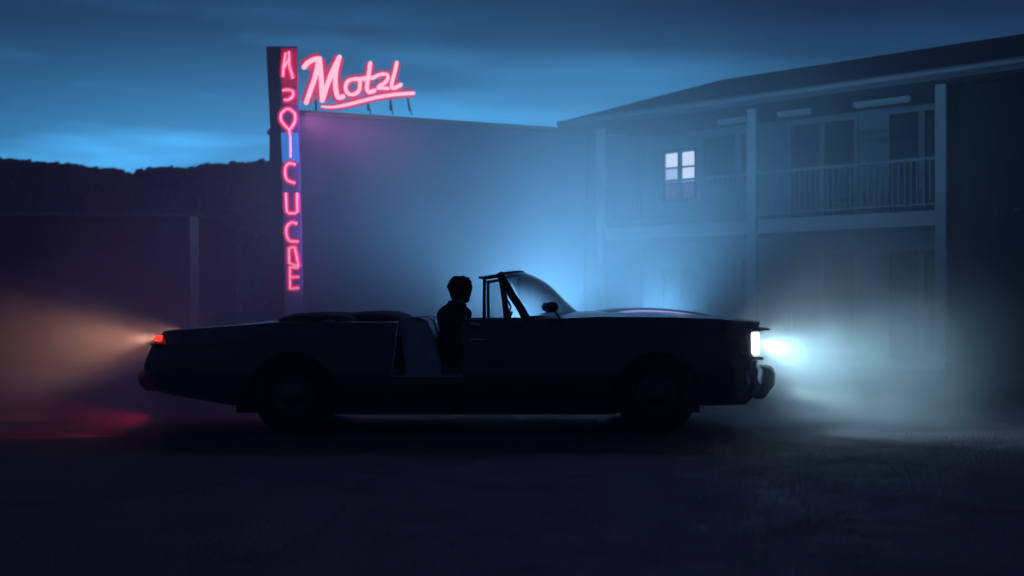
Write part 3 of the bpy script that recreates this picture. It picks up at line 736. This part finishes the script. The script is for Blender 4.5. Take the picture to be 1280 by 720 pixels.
# rear end
rp_ = [(a[0]*-1-1.02, a[1]) for a in reversed(path)]
sweep([(-3.06, .93), (-3.12, .915), (-3.17, .87), (-3.195, .78), (-3.205, .5), (-3.21, 0), (-3.205, -.5), (-3.195, -.78), (-3.17, -.87), (-3.12, -.915), (-3.06, -.93)], [(0, .40), (0, .52), (.05, .555), (.10, .55), (.115, .51), (.10, .44), (.05, .385)], 'rear_bumper', M['oldchrome'], car)
for s in (-1, 1):
    o = MB().prism([(-3.085, .815), (-3.155, .82), (-3.14, .86), (-3.12, .870), (-3.085, .870)], 'Y', s*.56, s*.895).build('tail_light', M['tail'], car, bevel=.01)
    MB().b2(-3.17, -3.06, s*.52, s*.92, .782, .800).build('tail_light_bezel', M['oldchrome'], o, bevel=.004)
    MB().lathe([(.04, -3.15), (.036, -3.178), (.0005, -3.188)], (0, s*.44, .84), 'X', 20).build('reversing_light', M['rev'], car, smooth=True)
MB().b2(-3.25, -3.235, -.16, .16, .62, .77).build('licence_plate', M['oldchrome'], car)

# car lamps, with added spots for the ground streaks
def spot(name, loc_, dirv, energy, col, angle, blend=1.0, r=.05, parent=None):
    l = bpy.data.lights.new(name, 'SPOT'); l.energy = energy; l.color = col; l.spot_size = R(angle); l.spot_blend = blend; l.shadow_soft_size = r
    o = bpy.data.objects.new(name, l); C.objects.link(o); o.location = loc_
    o.rotation_euler = Vector(dirv).to_track_quat('-Z', 'Y').to_euler()
    if parent: o.parent = parent
    return o
for s in (-1, 1):
    spot('headlight_beam', (2.185, s*.80, .80), (1, .02, -.33), 330, (.50, .88, 1.0), 84, 1.0, .05, car)
    spot('headlight_glow', (2.185, s*.80, .80), (1, .0, -.10), 34, (.62, .94, 1.0), 168, 1.0, .05, car)
    spot('tail_beam', (-3.22, s*.60, .85), (-1, 0, -.10), 150, (1.0, .42, .24), 60, 1.0, .04, car)
spot('red_streak_spot', (-3.10, -.98, .15), (-1, .02, -.05), 80, (1.0, .012, .07), 40, 1.0, .05, car)  # bare spot under the bumper, added for the red streak on the ground
spot('pale_streak_spot', (2.36, -.86, .40), (1, .0, -.20), 190, (.80, 1.0, .92), 24, 1.0, .05, car)  # bare spot below the headlights, added for the pale ground streak

# ------------------------------------------------------------------ floodlight on the ground behind the car
for (fx, fy, fe, lab) in ((0.45, 16.4, 1650, 'low work floodlight on the ground hidden behind the windscreen, aimed at the motel'), (2.25, 16.8, 1100, 'low work floodlight on the ground hidden behind the bonnet, aimed at the motel posts')):
    fl = empty('floodlight', (fx, fy, 0), 0, label=lab, cat='lamp', group='floodlights behind the car')
    MB().box((0, 0, .42), (.5, .16, .36), rx=R(-25)).build('housing', M['black'], fl, bevel=.02)
    MB().box((0, .085, .46), (.44, .02, .30), rx=R(-25)).build('lens', M['floodlens'], fl)
    MB().tube([(-.28, 0, .42), (-.28, 0, .05), (.28, 0, .05), (.28, 0, .42)], .02, 8).b2(-.3, .3, -.2, .2, 0, .04).build('stand', M['black'], fl)
    spot('flood_beam', (0, .20, .60), (-.05, .30, 1), fe, (.20, .57, .96), 165, 1.0, .12, fl)

# ------------------------------------------------------------------ driver
def chain(mb_, pts):
    "overlapping balls and cones; remeshed afterwards into one surface"
    for (p, r), (p2, r2) in zip(pts, pts[1:]):
        p, p2 = Vector(p), Vector(p2)
        mb_.tube([p, p2], [r, r2], 14)
    for p, r in pts: mb_.ball(p, r, 14)
def remesh(o, vox, sm=4):
    m_ = o.modifiers.new('r', 'REMESH'); m_.mode = 'VOXEL'; m_.voxel_size = vox; m_.use_smooth_shade = True
    k = o.modifiers.new('s', 'SMOOTH'); k.iterations = sm; k.factor = .5
    bake(o)
    for p in o.data.polygons: p.use_smooth = True
DX, DY = 0.0, YC-.45
px0 = empty('person', (-.58, DY, .50), 0, label='dark-haired person in a dark jacket sitting at the wheel of the convertible', cat='person')
off = Vector((-.58, DY, .50))
def W(x, y, z): return Vector((x, y, z)) - Vector((-.58, 0, .50))
hx, hz = -.462, 1.270   # head centre
HR = Matrix.Rotation(R(38), 3, 'Z')
def H(x, y, z): return W(hx, 0, hz) + HR @ Vector((x, y, z))
bm_ = MB()
bm_.ball(H(-.012, 0, .022), (.098, .078, .088), 24)     # skull
bm_.ball(H(.028, 0, -.035), (.062, .058, .078), 20)     # face
bm_.ball(H(.050, 0, -.088), (.032, .034, .026), 14)     # chin
bm_.ball(H(.092, 0, -.030), (.016, .012, .020), 12)     # nose
bm_.ball(H(.086, 0, -.016), (.012, .009, .022), 12)
bm_.ball(H(.083, 0, -.062), (.010, .022, .007), 12)     # lips
bm_.ball(H(.081, 0, -.073), (.010, .019, .007), 12)
bm_.ball(H(.076, 0, .012), (.016, .045, .010), 12)     # brow
for s in (-1, 1): bm_.ball(H(-.005, s*.082, -.015), (.018, .010, .030), 12)   # ears
chain(bm_, [(W(hx-.022, 0, hz-.05), .066), (W(-.495, 0, 1.14), .064), (W(-.52, 0, 1.06), .07)])
# torso and limbs
bm_.ball(W(-.535, 0, .97), (.10, .165, .12)); bm_.ball(W(-.56, 0, .78), (.095, .14, .18)); bm_.ball(W(-.60, 0, .60), (.12, .16, .11))
wheelc = Vector((-.085, 0, .90))
def rim_pt(a):
    l_ = Vector((.19*math.cos(a), .19*math.sin(a), 0)); l_ = Matrix.Rotation(R(-64), 3, 'Y') @ l_
    return wheelc + l_
arms = {}
for s in (-1, 1):
    g_ = rim_pt(math.pi/2*s) + Vector((0, 0, .03))
    hand = g_ + Vector((-.035, 0, .0))
    sh_ = Vector((-.53+s*.075, s*.178, 1.040)); el_ = Vector((-.515+s*.045, s*.265, .775)); wr_ = hand + Vector((-.075, s*.015, -.02))
    arms[s] = (sh_, el_, wr_, hand)
    chain(bm_, [(W(*sh_), .055), (W(*sh_.lerp(el_, .5)), .048), (W(*el_), .040), (W(*el_.lerp(wr_, .35)), .040), (W(*wr_), .026)])
    pm_ = hand
    bm_.ball(W(*(pm_ + Vector((-.02, 0, 0)))), (.048, .018, .040), 16)
    for f_ in range(4):   # fingers curl round the rim
        b0 = pm_ + Vector((.018, s*.012, .030-.020*f_)); ln = (.9, 1.0, .95, .78)[f_]
        c1 = b0 + Vector((.032*ln, s*.012, 0)); c2 = c1 + Vector((.016*ln, -s*.022*ln, 0)); c3 = c2 + Vector((-.014, -s*.012, 0))
        chain(bm_, [(W(*b0), .0095), (W(*c1), .009), (W(*c2), .0085), (W(*c3), .008)])
    t0 = pm_ + Vector((-.02, -s*.012, .034)); t1 = t0 + Vector((.028, -s*.016, .012)); t2 = t1 + Vector((.026, -s*.004, -.004))
    chain(bm_, [(W(*t0), .012), (W(*t1), .0105), (W(*t2), .009)])
    hip = Vector((-.60, s*.095, .585)); kn = Vector((-.14, s*.14, .64)); an = Vector((.10, s*.13, .395))
    chain(bm_, [(W(*hip), .088), (W(*hip.lerp(kn, .5)), .075), (W(*kn), .056), (W(*kn.lerp(an, .35)), .055), (W(*an), .037)])
person = bm_.build('body', M['skin'], px0); remesh(person, .006, 3)
jk = MB()
jk.ball(W(-.53, 0, .985), (.145, .198, .130)); jk.ball(W(-.565, 0, .80), (.122, .172, .20)); jk.ball(W(-.60, 0, .62), (.145, .188, .10))
jk.ball(W(-.525, 0, 1.085), (.110, .13, .060))
chain(jk, [(W(-.60, -.178, 1.055), .072), (W(-.53, 0, 1.10), .080), (W(-.445, .178, 1.050), .074)])
for s in (-1, 1):
    sh_, el_, wr_, hand = arms[s]
    chain(jk, [(W(*sh_), .076), (W(*sh_.lerp(el_, .5)), .067), (W(*el_), .058), (W(*el_.lerp(wr_, .4)), .056), (W(*wr_.lerp(el_, .12)), .043)])
# collar ring
cp = [W(-.500+.070*math.cos(a), .070*math.sin(a), 1.150-.016*math.cos(a)) for a in [2*math.pi*k/20 for k in range(20)]]
jk.tube(cp, .018, 10, closed=True)
jo = jk.build('jacket', M['jacket'], person); remesh(jo, .010, 3)
tr = MB(); tr.ball(W(-.60, 0, .575), (.14, .185, .09))
for s in (-1, 1):
    hip = Vector((-.60, s*.095, .585)); kn = Vector((-.14, s*.14, .64)); an = Vector((.10, s*.13, .395))
    chain(tr, [(W(*hip), .100), (W(*hip.lerp(kn, .5)), .088), (W(*kn), .070), (W(*kn.lerp(an, .35)), .066), (W(*an), .052)])
    chain(tr, [(W(.08, s*.13, .37), .040), (W(.17, s*.13, .375), .038)])
to = tr.build('trousers', M['jeans'], person); remesh(to, .010, 3)
ha = MB()
ha.ball(H(-.016, 0, .028), (.114, .096, .096), 24); ha.ball(H(-.050, 0, -.02), (.070, .082, .085), 20)
rh = random.Random(5)
for k in range(170):
    a = rh.uniform(0, 2*math.pi); bq = rh.uniform(-.1, 1.3)
    d_ = Vector((math.cos(a)*math.cos(bq), math.sin(a)*math.cos(bq), math.sin(bq)))
    if d_.x > .55 and d_.z < .45: continue
    c = H(-.016 + d_.x*.102, d_.y*.085, .030 + d_.z*.092)
    d_ = HR @ d_
    e_ = c + Vector((d_.x*.020 + rh.uniform(-.020, .020), d_.y*.018, d_.z*.016 + rh.uniform(-.012, .010)))
    ha.tube([c, e_], [.013, .005], 6)
ho = ha.build('hair', M['hair'], person); remesh(ho, .005, 1)
for s in (-1, 1): MB().ball(H(.076, s*.030, -.006), (.011, .013, .010), 12).build('eye', M['eye'], person, smooth=True)

# ------------------------------------------------------------------ haze
hz_m = bpy.data.materials.new('haze'); hz_m.use_nodes = True; ht = hz_m.node_tree
for n_ in list(ht.nodes):
    if n_.type == 'BSDF_PRINCIPLED': ht.nodes.remove(n_)
pv = ht.nodes.new('ShaderNodeVolumePrincipled'); pv.inputs['Color'].default_value = (.80, .86, .98, 1); pv.inputs['Density'].default_value = HAZE_DENSITY; pv.inputs['Anisotropy'].default_value = 0.0
ht.links.new(pv.outputs[0], [n_ for n_ in ht.nodes if n_.type == 'OUTPUT_MATERIAL'][0].inputs['Volume'])
tag(MB().b2(-160, 160, -40, 170, -1.2, 12).build('haze', hz_m), 'thin evening haze over the whole lot', 'haze', kind='stuff')

# low mist banks drifting round the car, denser than the haze
def mist(name, c, rad, dens, seed, label, core=.3):
    mm = bpy.data.materials.new('mist'); mm.use_nodes = True; tt = mm.node_tree
    for n_ in list(tt.nodes):
        if n_.type == 'BSDF_PRINCIPLED': tt.nodes.remove(n_)
    v_ = tt.nodes.new('ShaderNodeVolumePrincipled'); v_.inputs['Color'].default_value = (.82, .88, .98, 1)
    tt.links.new(v_.outputs[0], [n_ for n_ in tt.nodes if n_.type == 'OUTPUT_MATERIAL'][0].inputs['Volume'])
    # thins out towards its edge, with a few wisps
    tcn_ = tt.nodes.new('ShaderNodeTexCoord'); ln_ = tt.nodes.new('ShaderNodeVectorMath'); ln_.operation = 'LENGTH'
    tt.links.new(tcn_.outputs['Object'], ln_.inputs[0])
    ns_ = tt.nodes.new('ShaderNodeTexNoise'); ns_.inputs['Scale'].default_value = 2.1; ns_.inputs['Detail'].default_value = 2
    mp_ = tt.nodes.new('ShaderNodeMapping'); mp_.inputs['Location'].default_value = (seed, seed*2, 0); mp_.inputs['Scale'].default_value = (1.6, 1, .7)
    tt.links.new(tcn_.outputs['Object'], mp_.inputs[0]); tt.links.new(mp_.outputs[0], ns_.inputs['Vector'])
    def mm_(op, a, b=None, c=None):
        n_ = tt.nodes.new('ShaderNodeMath'); n_.operation = op
        for q_, v in enumerate((a, b, c)):
            if v is None: continue
            if isinstance(v, (int, float)): n_.inputs[q_].default_value = v
            else: tt.links.new(v, n_.inputs[q_])
        return n_.outputs[0]
    mr_ = tt.nodes.new('ShaderNodeMapRange'); mr_.interpolation_type = 'SMOOTHSTEP'
    mr_.inputs['From Min'].default_value = 1.0; mr_.inputs['From Max'].default_value = core; mr_.inputs['To Min'].default_value = 0; mr_.inputs['To Max'].default_value = dens
    tt.links.new(ln_.outputs['Value'], mr_.inputs['Value'])
    wv_ = mm_('MULTIPLY_ADD', ns_.outputs[0], 2.4, -.35); wv_ = mm_('MAXIMUM', wv_, .15)
    tt.links.new(mm_('MULTIPLY', mr_.outputs[0], wv_), v_.inputs['Density'])
    b_ = MB(); bmesh.ops.create_icosphere(b_.bm, subdivisions=4, radius=1.0)
    for v in b_.bm.verts: v.co.z = max(v.co.z, -(c[2]+.5)/rad[2])
    o_ = b_.build(name, mm, smooth=True); o_.location = c; o_.scale = rad
    tag(o_, label, 'mist', kind='stuff')
mist('mist', (.9, 17.2, .6), (11.0, 4.9, 6.0), .13, 2.0, 'blue lit mist bank between the car and the motel')
mist('mist', (2.7, 11.2, .8), (2.25, 2.4, 1.7), .38, 5.0, 'mist glowing in front of the headlights')
mist('mist', (-3.4, 11.2, .8), (2.2, 2.4, 1.5), .26, 8.0, 'mist glowing behind the tail lights')
